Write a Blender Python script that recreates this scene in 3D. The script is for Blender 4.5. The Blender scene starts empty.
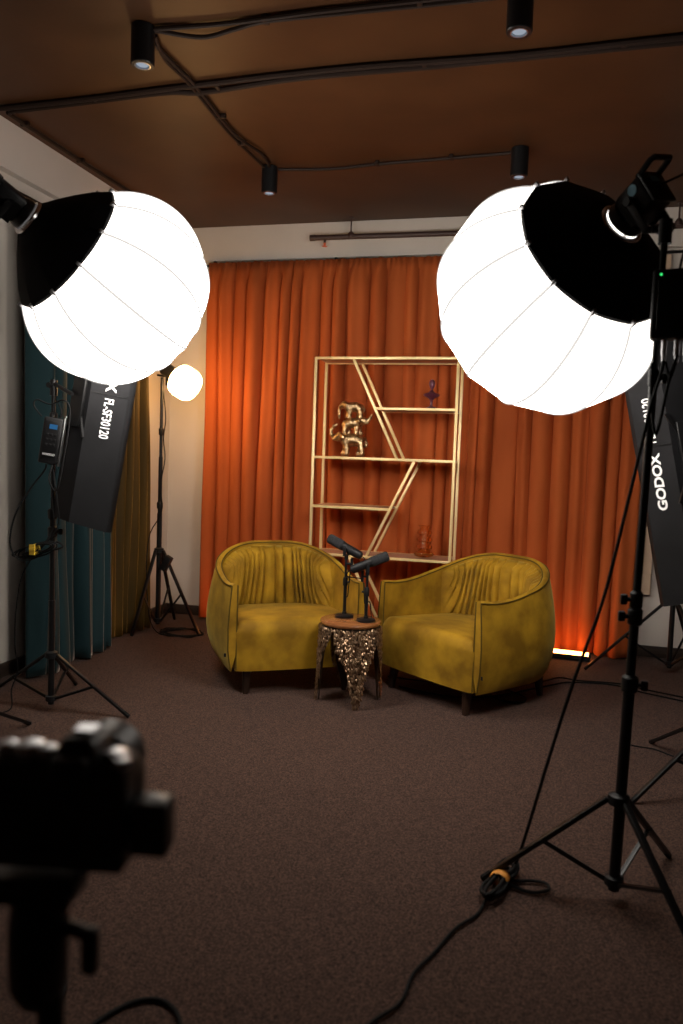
import bpy, bmesh, math, random
import numpy as np
from mathutils import Vector, Matrix, noise
R = math.radians
PI = math.pi
sc = bpy.context.scene
COL = sc.collection

# ------------------------------------------------------------------ camera, world, exposure
cam_d = bpy.data.cameras.new('camera'); cam = bpy.data.objects.new('camera', cam_d); COL.objects.link(cam)
cam_d.sensor_fit = 'VERTICAL'; cam_d.sensor_height = 36.0; cam_d.lens = 767 * 36 / 1024
right = Vector((0.967, 0.251, 0.035)); fwd = Vector((-0.248, 0.966, -0.070))
fwd.normalize(); right = (right - fwd * right.dot(fwd)).normalized(); up = right.cross(fwd)
CAMP = Vector((0, 0, 1.35))
cam.matrix_world = Matrix.Translation(CAMP) @ Matrix((right, up, -fwd)).transposed().to_4x4()
cam_d.clip_start = 0.05
cam_d.dof.use_dof = True; cam_d.dof.focus_distance = 4.3; cam_d.dof.aperture_fstop = 2.2
sc.camera = cam

w = bpy.data.worlds.new('world'); sc.world = w; w.use_nodes = True
w.node_tree.nodes['Background'].inputs[0].default_value = (0.5, 0.55, 0.65, 1)
w.node_tree.nodes['Background'].inputs[1].default_value = 0.01
sc.view_settings.view_transform = 'Standard'; sc.view_settings.look = 'None'
sc.view_settings.exposure = 0.0; sc.view_settings.gamma = 1.0; sc.view_settings.use_curve_mapping = False

LANTERN_FRONT, LANTERN_BACK = 29.0, 4.2       # radiance of the two big lanterns, front pole and beside the skirt
WARM_LAMP = 42.0
TUBE = 20.0

# ------------------------------------------------------------------ materials
def mat(name, col, rough=0.6, metal=0.0, **k):
    m = bpy.data.materials.new(name); m.use_nodes = True
    b = m.node_tree.nodes['Principled BSDF']
    b.inputs['Base Color'].default_value = (*col, 1); b.inputs['Roughness'].default_value = rough
    b.inputs['Metallic'].default_value = metal
    for kk, v in k.items():
        key = {'sheen': 'Sheen Weight', 'sheen_rough': 'Sheen Roughness', 'coat': 'Coat Weight', 'trans': 'Transmission Weight',
               'ior': 'IOR', 'spec': 'Specular IOR Level', 'alpha': 'Alpha'}[kk]
        b.inputs[key].default_value = v
    return m
def noisy(m, c1, c2, scale=5.0, detail=4.0, bump=0.0, bscale=None, stretch=(1, 1, 1), lo=0.35, hi=0.65, sheen_tint=None, bdist=0.01):
    nt = m.node_tree; N = nt.nodes; L = nt.links; b = N['Principled BSDF']
    tc = N.new('ShaderNodeTexCoord'); mp = N.new('ShaderNodeMapping'); mp.inputs['Scale'].default_value = stretch
    L.new(tc.outputs['Object'], mp.inputs[0])
    nz = N.new('ShaderNodeTexNoise'); nz.inputs['Scale'].default_value = scale; nz.inputs['Detail'].default_value = detail
    L.new(mp.outputs[0], nz.inputs['Vector'])
    cr = N.new('ShaderNodeValToRGB'); cr.color_ramp.elements[0].position = lo; cr.color_ramp.elements[1].position = hi
    cr.color_ramp.elements[0].color = (*c1, 1); cr.color_ramp.elements[1].color = (*c2, 1)
    L.new(nz.outputs[0], cr.inputs[0]); L.new(cr.outputs[0], b.inputs['Base Color'])
    if sheen_tint: b.inputs['Sheen Tint'].default_value = (*sheen_tint, 1)
    if bump:
        n2 = N.new('ShaderNodeTexNoise'); n2.inputs['Scale'].default_value = bscale or scale * 4; n2.inputs['Detail'].default_value = 3
        L.new(mp.outputs[0], n2.inputs['Vector'])
        bp = N.new('ShaderNodeBump'); bp.inputs['Strength'].default_value = bump; bp.inputs['Distance'].default_value = bdist
        L.new(n2.outputs[0], bp.inputs['Height']); L.new(bp.outputs[0], b.inputs['Normal'])
    return m
def emit(name, col, s):
    m = bpy.data.materials.new(name); m.use_nodes = True; nt = m.node_tree
    for n in list(nt.nodes): nt.nodes.remove(n)
    e = nt.nodes.new('ShaderNodeEmission'); o = nt.nodes.new('ShaderNodeOutputMaterial')
    e.inputs[0].default_value = (*col, 1); e.inputs[1].default_value = s
    nt.links.new(e.outputs[0], o.inputs[0]); return m

M = {}
M['wall'] = noisy(mat('painted_wall', (.5, .46, .42), .8), (.52, .47, .42), (.58, .52, .47), 1.5, 3, .15, 60, bdist=.002)
M['darkwall'] = noisy(mat('brown_wall_paint', (.08, .04, .03), .7), (.07, .035, .022), (.09, .045, .03), 2, 3)
M['carpet'] = noisy(mat('carpet', (.08, .05, .04), .95, sheen=.04, spec=.2), (.016, .0088, .0066), (.108, .060, .045), 190, 6, .6, 320, lo=.36, hi=.64, bdist=.004)
M['ceiling'] = noisy(mat('ceiling_paint', (.1, .04, .02), .45, spec=.2), (.044, .0178, .0070), (.062, .0255, .010), 2.2, 4, .08, 30, bdist=.002)
M['baseboard'] = noisy(mat('dark_wood_trim', (.03, .02, .015), .5), (.02, .013, .01), (.045, .028, .02), 12, 4, stretch=(.2, .2, 3))
M['orange'] = noisy(mat('orange_velvet', (.42, .08, .02), .85, sheen=.12, sheen_rough=.45, spec=.2), (.33, .066, .014), (.44, .096, .021), 2.5, 3, .1, 300, stretch=(1, 1, .35), sheen_tint=(1, .35, .12), bdist=.001)
M['teal'] = noisy(mat('teal_velvet', (.03, .09, .11), .8, sheen=.7, sheen_rough=.28, spec=.2), (.010, .030, .036), (.016, .043, .050), 3, 3, stretch=(1, 1, .3), sheen_tint=(.75, .6, .5))
M['olive'] = noisy(mat('olive_gold_velvet', (.2, .12, .02), .7, sheen=.9, sheen_rough=.28, spec=.2), (.035, .022, .004), (.085, .046, .006), 3, 3, stretch=(1, 1, .3), sheen_tint=(1, .55, .12))
M['mustard'] = noisy(mat('mustard_velvet', (.34, .23, .02), .75, sheen=.30, sheen_rough=.35, spec=.2), (.19, .097, .005), (.40, .220, .012), 6, 5, .12, 200, lo=.36, hi=.66, sheen_tint=(1, .8, .25), bdist=.001)
M['piping'] = mat('dark_mustard_piping', (.085, .050, .005), .7, spec=.2)
M['darkwood'] = noisy(mat('dark_walnut', (.04, .018, .01), .35), (.016, .007, .004), (.032, .014, .008), 15, 4, stretch=(1, 1, .15))
M['tablewood'] = noisy(mat('glazed_wood', (.25, .09, .03), .22, coat=.4), (.16, .055, .018), (.30, .12, .04), 14, 5, stretch=(.25, 1, 1))
M['bronze'] = noisy(mat('bronze_flakes', (.35, .22, .12), .34, .85), (.14, .075, .04), (.46, .31, .19), 35, 3)
M['darkbronze'] = mat('dark_bronze', (.05, .03, .02), .5, .6)
M['gold'] = noisy(mat('gold_paint', (.75, .52, .20), .42, .35), (.78, .56, .25), (.86, .66, .33), 3, 2)
M['shelf'] = noisy(mat('shelf_board', (.42, .22, .14), .35), (.38, .19, .11), (.50, .27, .17), 9, 4, stretch=(.2, 1, 1))
M['statue'] = noisy(mat('antique_gold', (.7, .48, .25), .36, 1.0), (.20, .12, .06), (.72, .50, .27), 38, 4, .6, 90, bdist=.006)
M['purple'] = mat('purple_lacquer', (.10, .025, .045), .3)
M['amber'] = mat('amber_glass', (1.0, .78, .46), .02, 0, trans=1.0, ior=1.38)
M['black'] = mat('black_painted_metal', (.006, .006, .0065), .38, spec=.3)
M['plastic'] = mat('black_plastic', (.007, .007, .008), .5, spec=.3)
M['rubber'] = mat('black_rubber', (.006, .006, .0065), .75, spec=.2)
M['fabric'] = noisy(mat('black_nylon', (.014, .014, .016), .75, spec=.2), (.0055, .0055, .0065), (.0085, .0085, .010), 6, 3, .2, 160, bdist=.002)
M['skirt'] = noisy(mat('black_skirt_fabric', (.006, .006, .007), .8, spec=.15), (.004, .004, .005), (.008, .008, .010), 8, 3)
M['chrome'] = mat('bright_metal', (.75, .75, .78), .22, 1.0)
M['steel'] = mat('brushed_steel', (.45, .45, .47), .35, 1.0)
M['white'] = mat('white_print', (.85, .85, .85), .6)
M['cloth_white'] = mat('white_diffuser_cloth', (.8, .8, .8), .8)
M['greytext'] = mat('faint_grey_print', (.035, .035, .038), .6)
M['tie'] = mat('orange_strap', (.75, .30, .04), .6)
M['yellow_tie'] = mat('yellow_strap', (.75, .50, .04), .6)
M['pipe'] = mat('brown_pipe', (.045, .022, .018), .5)
M['conduit'] = mat('dark_brown_conduit', (.015, .0075, .005), .6, spec=.2)
M['red'] = mat('red_sprinkler', (.7, .12, .03), .4)
M['blind'] = noisy(mat('beige_blind', (.5, .36, .26), .8), (.52, .37, .26), (.58, .43, .31), 4, 2)
M['foam'] = noisy(mat('mic_foam', (.02, .02, .022), .95), (.008, .008, .009), (.018, .018, .02), 120, 2, .6, 200, bdist=.003)
M['camgrip'] = mat('camera_body', (.008, .008, .009), .45)
def lantern_glow(ax):
    # the lamp inside faces forward, so the cloth gives off more light in front than beside the skirt
    m = emit('lantern_glow', (1.0, .93, .84), 1.0); nt = m.node_tree; N = nt.nodes; L = nt.links
    tc = N.new('ShaderNodeTexCoord'); nm = N.new('ShaderNodeVectorMath'); nm.operation = 'NORMALIZE'; L.new(tc.outputs['Object'], nm.inputs[0])
    dt = N.new('ShaderNodeVectorMath'); dt.operation = 'DOT_PRODUCT'; L.new(nm.outputs[0], dt.inputs[0]); dt.inputs[1].default_value = ax
    mr = N.new('ShaderNodeMapRange'); mr.interpolation_type = 'SMOOTHSTEP'; mr.inputs['From Min'].default_value = .05; mr.inputs['From Max'].default_value = 1.0
    mr.inputs['To Min'].default_value = LANTERN_BACK; mr.inputs['To Max'].default_value = LANTERN_FRONT
    L.new(dt.outputs['Value'], mr.inputs['Value'])
    em = [n for n in N if n.type == 'EMISSION'][0]; L.new(mr.outputs[0], em.inputs[1]); return m
M['seam'] = emit('lantern_seam_glow', (1.0, .95, .9), .78)
M['warmglow'] = emit('warm_lamp_glow', (1.0, .56, .20), WARM_LAMP)
M['tubeglow'] = emit('tube_glow', (1.0, .33, .075), TUBE)
M['spotglow'] = emit('downlight_lens', (.75, .85, 1.0), .4)
M['screen'] = emit('blue_screen', (.06, .25, .55), .4)
M['led'] = emit('green_led', (.05, .9, .2), 1.2)
M['cyan'] = mat('blue_badge', (.16, .45, .62), .4)

# ------------------------------------------------------------------ helpers
def frame(direction, upv=(0, 0, 1)):
    z = Vector(direction).normalized(); u = Vector(upv)
    if abs(z.dot(u.normalized())) > .995: u = Vector((0, 1, 0))
    x = u.cross(z).normalized(); y = z.cross(x)
    return Matrix((x, y, z)).transposed()
class MB:
    def __init__(s): s.v = []; s.f = []; s.M = Matrix.Identity(4)
    def add(s, vs, fs):
        n = len(s.v); s.v += [s.M @ Vector(v) for v in vs]; s.f += [tuple(i + n for i in f) for f in fs]; return s
    def box(s, c, size, rot=None, bev=0.0, taper=1.0):
        # box with chamfered edges; taper scales the top
        hx, hy, hz = [a / 2 for a in size]; b = min(bev, hx * .9, hy * .9, hz * .9)
        Rm = rot if rot is not None else Matrix.Identity(3); c = Vector(c)
        if b <= 0:
            vs = [(x * hx * (taper if z > 0 else 1), y * hy * (taper if z > 0 else 1), z * hz) for z in (-1, 1) for y in (-1, 1) for x in (-1, 1)]
            fs = [(0, 2, 3, 1), (4, 5, 7, 6), (0, 1, 5, 4), (2, 6, 7, 3), (0, 4, 6, 2), (1, 3, 7, 5)]
        else:
            vs = []; k = 3; loops = []
            def ring(ix, iy, z, t):
                r = []
                for q, (sx, sy) in enumerate(((1, 1), (-1, 1), (-1, -1), (1, -1))):
                    for j in range(k + 1):
                        a = q * PI / 2 + j / k * PI / 2
                        r.append(((sx * (ix - b) + b * t * math.cos(a)) , (sy * (iy - b) + b * t * math.sin(a)), z))
                return r
            prof = [(-hz, 0.0), (-hz + b * .3, .7), (-hz + b, 1.0), (hz - b, 1.0), (hz - b * .3, .7), (hz, 0.0)]
            for z, t in prof:
                tp = 1 + (taper - 1) * (z + hz) / (2 * hz)
                loops.append([(x * tp, y * tp, zz) for x, y, zz in ring(hx, hy, z, t)])
            m = len(loops[0])
            for l in loops: vs += l
            fs = []
            for i in range(len(loops) - 1):
                for j in range(m): fs.append((i * m + j, i * m + (j + 1) % m, (i + 1) * m + (j + 1) % m, (i + 1) * m + j))
            fs.append(tuple(reversed(range(m)))); fs.append(tuple(range((len(loops) - 1) * m, len(loops) * m)))
        return s.add([c + Rm @ Vector(v) for v in vs], fs)
    def cyl(s, p0, p1, r0, r1=None, n=16, caps=True):
        p0 = Vector(p0); p1 = Vector(p1); r1 = r0 if r1 is None else r1
        F = frame(p1 - p0); vs = []
        for p, r in ((p0, r0), (p1, r1)):
            for i in range(n):
                a = 2 * PI * i / n; vs.append(p + F @ Vector((r * math.cos(a), r * math.sin(a), 0)))
        fs = [(i, (i + 1) % n, n + (i + 1) % n, n + i) for i in range(n)]
        if caps: fs += [tuple(reversed(range(n))), tuple(range(n, 2 * n))]
        return s.add(vs, fs)
    def lathe(s, prof, c=(0, 0, 0), axis=(0, 0, 1), n=32, rfun=None, closed=False, upv=(0, 0, 1)):
        F = frame(axis, upv); c = Vector(c); vs = []
        for k, (r, z) in enumerate(prof):
            for i in range(n):
                a = 2 * PI * i / n; rr = r * (rfun(a, k) if rfun else 1)
                vs.append(c + F @ Vector((rr * math.cos(a), rr * math.sin(a), z)))
        fs = []; m = len(prof)
        for k in range(m - 1 + (1 if closed else 0)):
            for i in range(n):
                a, b = k * n + i, k * n + (i + 1) % n; k2 = (k + 1) % m
                fs.append((a, b, k2 * n + (i + 1) % n, k2 * n + i))
        if not closed:
            if prof[0][0] > 1e-6: fs.append(tuple(reversed(range(n))))
            if prof[-1][0] > 1e-6: fs.append(tuple(range((m - 1) * n, m * n)))
        return s.add(vs, fs)
    def tube(s, pts, r, n=8, smooth=True, closed=False, sub=6):
        P = [Vector(p) for p in pts]
        if smooth and len(P) > 2:
            Q = []; m = len(P); rng = range(m) if closed else range(m - 1)
            for i in rng:
                if closed: a, b, c, d = P[i - 1], P[i], P[(i + 1) % m], P[(i + 2) % m]
                else: a, b, c, d = P[max(i - 1, 0)], P[i], P[i + 1], P[min(i + 2, m - 1)]
                for j in range(sub):
                    t = j / sub
                    Q.append(.5 * ((2 * b) + (c - a) * t + (2 * a - 5 * b + 4 * c - d) * t * t + (-a + 3 * b - 3 * c + d) * t ** 3))
            if not closed: Q.append(P[-1])
            P = Q
        m = len(P); vs = []; prev = None
        for i in range(m):
            if closed: t = P[(i + 1) % m] - P[i - 1]
            else: t = P[min(i + 1, m - 1)] - P[max(i - 1, 0)]
            if t.length < 1e-9: t = Vector((0, 0, 1))
            t.normalize()
            if prev is None:
                x = t.orthogonal().normalized()
            else:
                x = prev - t * prev.dot(t)
                x = x.normalized() if x.length > 1e-6 else t.orthogonal().normalized()
            prev = x; y = t.cross(x); rr = r[min(i, len(r) - 1)] if isinstance(r, (list, tuple)) else r
            for j in range(n):
                a = 2 * PI * j / n; vs.append(P[i] + x * rr * math.cos(a) + y * rr * math.sin(a))
        fs = []
        for i in range(m if closed else m - 1):
            i2 = (i + 1) % m
            for j in range(n): fs.append((i * n + j, i * n + (j + 1) % n, i2 * n + (j + 1) % n, i2 * n + j))
        if not closed: fs += [tuple(reversed(range(n))), tuple(range((m - 1) * n, m * n))]
        return s.add(vs, fs)
    def grid(s, fn, nu, nv):
        vs = [fn(i / nu, j / nv) for j in range(nv + 1) for i in range(nu + 1)]
        fs = [(j * (nu + 1) + i, j * (nu + 1) + i + 1, (j + 1) * (nu + 1) + i + 1, (j + 1) * (nu + 1) + i) for j in range(nv) for i in range(nu)]
        return s.add(vs, fs)
    def build(s, name, m, parent=None, loc=(0, 0, 0), angle=35, recalc=True):
        me = bpy.data.meshes.new(name); L = Vector(loc)
        me.from_pydata([v - L for v in s.v], [], s.f)
        if recalc:
            bm = bmesh.new(); bm.from_mesh(me); bmesh.ops.recalc_face_normals(bm, faces=bm.faces); bm.to_mesh(me); bm.free()
        me.shade_smooth(); me.set_sharp_from_angle(angle=R(angle))
        me.materials.append(m)
        o = bpy.data.objects.new(name, me); COL.objects.link(o); o.location = L
        if parent is not None: o.parent = parent
        return o
def thing(name, label, cat, loc=(0, 0, 0), rz=0.0, group=None):
    o = bpy.data.objects.new(name, None); COL.objects.link(o); o.location = loc; o.rotation_euler = (0, 0, rz)
    o.empty_display_size = .1; o['label'] = label; o['category'] = cat
    if group: o['group'] = group
    return o
def tag(o, label, cat, group=None):
    o['label'] = label; o['category'] = cat
    if group: o['group'] = group
    return o
def struct(o): o['kind'] = 'structure'; return o
def copy_tree(o, parent=None):
    c = o.copy(); COL.objects.link(c); c.parent = parent
    for ch in [x for x in bpy.data.objects if x.parent == o]: copy_tree(ch, c)
    return c
def lettering(txt, size, mt, parent, M4, squeeze=1.0, name='lettering', bold=0.0, spacing=1.0):
    cu = bpy.data.curves.new('t', 'FONT'); cu.body = txt; cu.size = size; cu.extrude = .0008; cu.offset = bold * size
    cu.align_x = 'CENTER'; cu.align_y = 'CENTER'; cu.space_character = spacing
    ob = bpy.data.objects.new('t', cu); COL.objects.link(ob); dg = bpy.context.evaluated_depsgraph_get(); dg.update()
    me = bpy.data.meshes.new_from_object(ob.evaluated_get(dg)); bpy.data.objects.remove(ob); bpy.data.curves.remove(cu)
    me.transform(M4 @ Matrix.Diagonal((squeeze, 1, 1, 1))); me.materials.clear(); me.materials.append(mt)
    me.name = name; o = bpy.data.objects.new(name, me); COL.objects.link(o); o.parent = parent
    return o

# ------------------------------------------------------------------ the room
X0, X1, Y0, Y1, HC = -3.0, 2.5, -1.6, 5.84, 3.15
def slab(name, lo, hi, m, bev=0):
    b = MB(); c = [(a + d) / 2 for a, d in zip(lo, hi)]
    b.box(c, [d - a for a, d in zip(lo, hi)], bev=bev)
    return struct(b.build(name, m, loc=c))
slab('floor', (X0 - .1, Y0 - .1, -.1), (X1 + .1, Y1 + .1, 0), M['carpet'])
slab('ceiling', (X0 - .1, Y0 - .1, HC), (X1 + .1, Y1 + .1, HC + .1), M['ceiling'])
slab('wall_back', (X0 - .1, Y1, 0), (X1 + .1, Y1 + .1, HC), M['wall'])
slab('wall_left', (X0 - .1, Y0, 0), (X0, Y1, HC), M['wall'])
slab('wall_right', (X1, Y0, 0), (X1 + .1, Y1, HC), M['darkwall'])
slab('wall_front', (X0 - .1, Y0 - .1, 0), (X1 + .1, Y0, HC), M['darkwall'])
slab('baseboard_back', (X0, Y1 - .018, 0), (X1, Y1, .082), M['baseboard'], .004)
slab('baseboard_left', (X0, Y0, 0), (X0 + .018, Y1 - .018, .082), M['baseboard'], .004)
slab('baseboard_right', (X1 - .018, Y0, 0), (X1, Y1 - .018, .082), M['baseboard'], .004)
slab('trim_1', (X0, Y1 - .05, 2.885), (X1, Y1, HC), M['wall'])            # shallow beam above the curtains
slab('trim_2', (X0, Y0, 2.885), (X0 + .05, Y1 - .05, HC), M['wall'])

# ------------------------------------------------------------------ curtains
def curtain(name, label, m, p0, p1, z0, z1, folds, amp, seed, out, hang=0.0, group=None, sway=0.0, skew=0.0, om=.19):
    rnd = random.Random(seed); p0 = Vector((*p0, 0)); p1 = Vector((*p1, 0)); d = p1 - p0; nrm = Vector((*out, 0)).normalized()
    ws = [rnd.uniform(.6, 1.45) for _ in range(folds)]; tot = sum(ws); edges = [0]
    for a in ws: edges.append(edges[-1] + a / tot)
    am = [rnd.uniform(.55, 1.1) for _ in range(folds)]; sh = [rnd.uniform(-.35, .35) for _ in range(folds)]
    drift = [rnd.uniform(-.5, .5) for _ in range(folds)]
    def fold(u, v):
        k = 0
        while k < folds - 1 and u > edges[k + 1]: k += 1
        t = (u - edges[k]) / (edges[k + 1] - edges[k])
        t2 = t + sh[k] * math.sin(PI * t) * .35 * (1 - v)
        a = am[k] * (.78 + .3 * math.sin(3 * (1 - v) + 6 * drift[k]))
        y = (0.5 - .5 * math.cos(2 * PI * t2)) ** .85 * a
        y += .07 * math.sin(2 * PI * t * 2 + 5 * drift[k]) * math.sin(PI * t) * (1 - v) ** .5
        y += .10 * math.sin(2 * PI * t * 3 + 4 * sh[k]) * math.sin(PI * t) * (.4 + .6 * v) * (k % 3 == 1) + .05 * math.sin(11 * (1 - v) + 5 * k) * math.sin(PI * t)
        return y
    def fn(u, v):
        z = z0 + (z1 - z0) * v; head = max(0, (z - (z1 - .11)) / .11)
        body = min(1.0, (z1 - z) / .35 + .38)
        y = fold(u, v) * amp * body * (1 - .55 * head)
        y += head * .011 * math.sin(u * folds * 2 * PI * 2.6 + 1.3 * math.sin(u * 40)) + (.006 if .25 < head < .35 else 0)
        k_ = 0
        while k_ < folds - 1 and u > edges[k_ + 1]: k_ += 1
        wk = edges[k_ + 1] - edges[k_]; tk = (u - edges[k_]) / wk
        u = u - wk * om * math.sin(2 * PI * tk) * body * (1 - head)
        x = u + .25 / folds * math.sin(2.2 * (1 - v) + 9 * u) * (1 - v) * 0.5
        x = min(max(x, 0), 1) if u in (0, 1) else x
        if skew: x = x + skew * (1 - v) * (u if skew > 0 else 1 - u)
        p = p0 + d * x + nrm * (y + hang * (1 - v) + sway * (1 - v) * math.sin(5 * u + seed))
        return Vector((p.x, p.y, z + (.006 * math.sin(31 * u + seed) if v == 0 else 0)))
    b = MB(); b.grid(fn, folds * 18, 34)
    loc = ((p0.x + p1.x) / 2, (p0.y + p1.y) / 2, z0)
    o = b.build(name, m, loc=loc, angle=75, recalc=False)
    md = o.modifiers.new('thickness', 'SOLIDIFY'); md.thickness = .004; md.offset = 0
    return tag(o, label, 'curtain', group)
curtain('curtain', 'rust orange velvet curtain, left panel of the pair on the back wall', M['orange'], (-2.64, 5.765), (-1.022, 5.765), .03, 2.862, 13, .135, 3, (0, -1))
curtain('curtain', 'rust orange velvet curtain, right panel of the pair, behind the right lantern', M['orange'], (-1.045, 5.768), (.70, 5.765), .015, 2.862, 14, .135, 8, (0, -1))
curtain('curtain', 'dark teal velvet curtain on the left wall, nearest the camera', M['teal'], (-2.86, 3.79), (-2.86, 4.66), .015, 2.71, 8, .125, 5, (1, 0), hang=.02)
curtain('curtain', 'olive gold velvet curtain in the left corner beside the small warm lamp', M['olive'], (-2.925, 4.67), (-2.925, 5.24), .015, 2.71, 9, .095, 11, (1, 0))
# rails
b = MB(); b.cyl((-2.9, 5.80, 2.850), (2.3, 5.80, 2.850), .010)
for x in (-2.6, -1.6, -.6, .5, 1.6): b.box((x, 5.795, 2.867), (.02, .03, .03))
tag(b.build('curtain_rail', M['black'], loc=(-.3, 5.80, 2.850)), 'thin black curtain rail along the top of the back wall', 'curtain rail')
b = MB(); b.cyl((-2.82, 3.3, 2.725), (-2.82, 5.6, 2.725), .010)
for y in (3.4, 4.5, 5.5): b.box((-2.91, y, 2.725), (.18, .015, .02))
tag(b.build('curtain_rail', M['black'], loc=(-2.82, 4.4, 2.725)), 'thin rail holding the teal and olive curtains on the left wall', 'curtain rail')
# blind behind the orange curtain
t = thing('roller_blind', 'beige blind with a stitched hem hanging behind the right orange curtain', 'blind', (-.7, 5.80, .455))
b = MB(); b.box((0, 0, 1.20), (3.0, .008, 2.36)); b.build('blind_fabric', M['blind'], t)
b = MB(); b.box((0, -.002, .075), (3.0, .012, .15), bev=.004); b.box((0, -.006, .155), (3.0, .004, .006)); b.build('hem', M['blind'], t)

# ------------------------------------------------------------------ ceiling fittings
def downlight(x, y, label):
    t = thing('ceiling_spotlight', label, 'ceiling light', (x, y, HC), 0, 'black ceiling spotlights')
    b = MB(); b.lathe([(.047, -.0005), (.05, -.004), (.05, -.158), (.047, -.162), (.034, -.162), (.031, -.150), (0, -.150)], n=32); b.build('housing', M['black'], t)
    b = MB(); b.lathe([(0, -.149), (.026, -.151), (.029, -.153), (.026, -.157), (0, -.159)], n=24); b.build('lens', M['spotglow'], t)
    b = MB(); b.lathe([(.032, -.1565), (.0345, -.163), (.030, -.1635), (.029, -.1565)], n=24, closed=True); b.build('bezel', M['steel'], t)
downlight(-1.73, 3.06, 'black cylindrical ceiling spotlight, near left one of the four')
downlight(-.164, 3.10, 'black cylindrical ceiling spotlight at the top edge, near right one of the four')
downlight(-1.734, 4.65, 'black cylindrical ceiling spotlight, far left one above the curtain')
downlight(-.206, 4.61, 'black cylindrical ceiling spotlight, far right one above the right lantern')
def cable_run(name, label, runs, r, clips, m, cat='cable'):
    t = thing(name, label, cat, (runs[0][0][0], runs[0][0][1], HC)); o = Vector((runs[0][0][0], runs[0][0][1], HC))
    b = MB()
    for run in runs: b.tube([Vector(p) - o for p in run], r, 8)
    b.build('conduit', m, t)
    for (x, y, a) in clips:
        b = MB(); b.box(Vector((x, y, HC - .012)) - o, (.022, .05, .024), Matrix.Rotation(a, 3, 'Z'), bev=.003); b.build('clip', m, t)
zc = HC - .016
cable_run('ceiling_conduit', 'thick pair of dark conduits running across the middle of the brown ceiling',
          [[(-2.88, 3.60, zc), (-2.3, 3.583, zc), (-1.83, 3.555, zc), (-1.0, 3.525, zc), (-.2, 3.55, zc), (.5, 3.53, zc), (1.6, 3.54, zc), (2.4, 3.54, zc)],
           [(-2.80, 3.640, zc), (-2.3, 3.615, zc), (-1.9, 3.595, zc), (-1.7, 3.625, zc), (-1.2, 3.575, zc), (-.5, 3.582, zc), (.5, 3.572, zc), (1.6, 3.578, zc), (2.4, 3.578, zc)]], .014,
          [(-2.3, 3.60, 0), (-1.62, 3.59, 0), (-.6, 3.56, 0), (.25, 3.56, 0), (1.2, 3.56, 0)], M['conduit'])
cable_run('ceiling_conduit', 'dark conduit bending along the left edge of the ceiling towards the back',
          [[(-2.80, 3.640, zc), (-2.855, 3.66, zc), (-2.866, 3.72, zc), (-2.864, 4.3, zc), (-2.85, 4.9, zc), (-2.85, 5.7, zc)]], .011,
          [(-2.866, 3.80, PI / 2), (-2.864, 4.33, PI / 2), (-2.85, 5.0, PI / 2)], M['conduit'])
cable_run('ceiling_conduit', 'dark cables joining the near left spotlight to the far left one',
          [[(-1.70, 3.11, zc), (-1.752, 3.3, zc), (-1.745, 3.55, zc), (-1.775, 4.1, zc), (-1.755, 4.61, zc)],
           [(-1.74, 3.11, zc), (-1.728, 3.4, zc), (-1.722, 3.55, zc), (-1.75, 4.1, zc), (-1.70, 4.4, zc), (-1.72, 4.61, zc)]], .009,
          [(-1.735, 3.9, PI / 2), (-1.76, 4.25, PI / 2)], M['conduit'])
cable_run('ceiling_conduit', 'dark cable sagging between the two near ceiling spotlights',
          [[(-1.68, 3.07, zc), (-1.5, 3.14, zc - .01), (-1.35, 3.13, zc), (-1.19, 3.095, zc), (-.87, 3.10, zc), (-.434, 3.11, zc), (-.22, 3.11, zc)],
           [(-1.68, 3.06, zc), (-1.35, 3.08, zc), (-.9, 3.07, zc), (-.22, 3.08, zc)]], .010,
          [(-1.19, 3.09, 0), (-.55, 3.09, 0)], M['conduit'])
cable_run('ceiling_conduit', 'thin dark cable joining the two far ceiling spotlights',
          [[(-1.68, 4.655, zc), (-1.35, 4.70, zc), (-1.03, 4.67, zc), (-.6, 4.65, zc), (-.26, 4.63, zc)]], .010,
          [(-1.05, 4.672, 0), (-.6, 4.65, 0)], M['conduit'])
t = thing('sprinkler_pipe', 'brown sprinkler pipe with a red head hanging below the ceiling at the back', 'pipe', (-1.78, 5.70, 3.01))
b = MB(); b.cyl((0, 0, 0), (3.9, 0, -.02), .019, n=20); b.cyl((-.004, 0, 0), (.035, 0, 0), .023, n=20); b.build('pipe', M['pipe'], t)
for x in (.315, 2.6):
    b = MB(); b.cyl((x, 0, 0), (x, 0, .14), .006); b.lathe([(.024, -.012), (.026, 0), (.024, .02), (.012, .035)], (x, 0, 0)); b.lathe([(.02, 0), (.02, .006)], (x, 0, .134)); b.build('hanger', M['pipe'], t)
b = MB(); b.cyl((.112, 0, 0), (.112, 0, -.04), .010); b.build('drop_fitting', M['pipe'], t)
b = MB(); b.lathe([(.007, -.038), (.012, -.045), (.008, -.055), (.006, -.06), (.02, -.064), (.020, -.067), (0, -.067)], (.112, 0, 0), n=16); b.build('sprinkler_head', M['red'], t)

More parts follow.
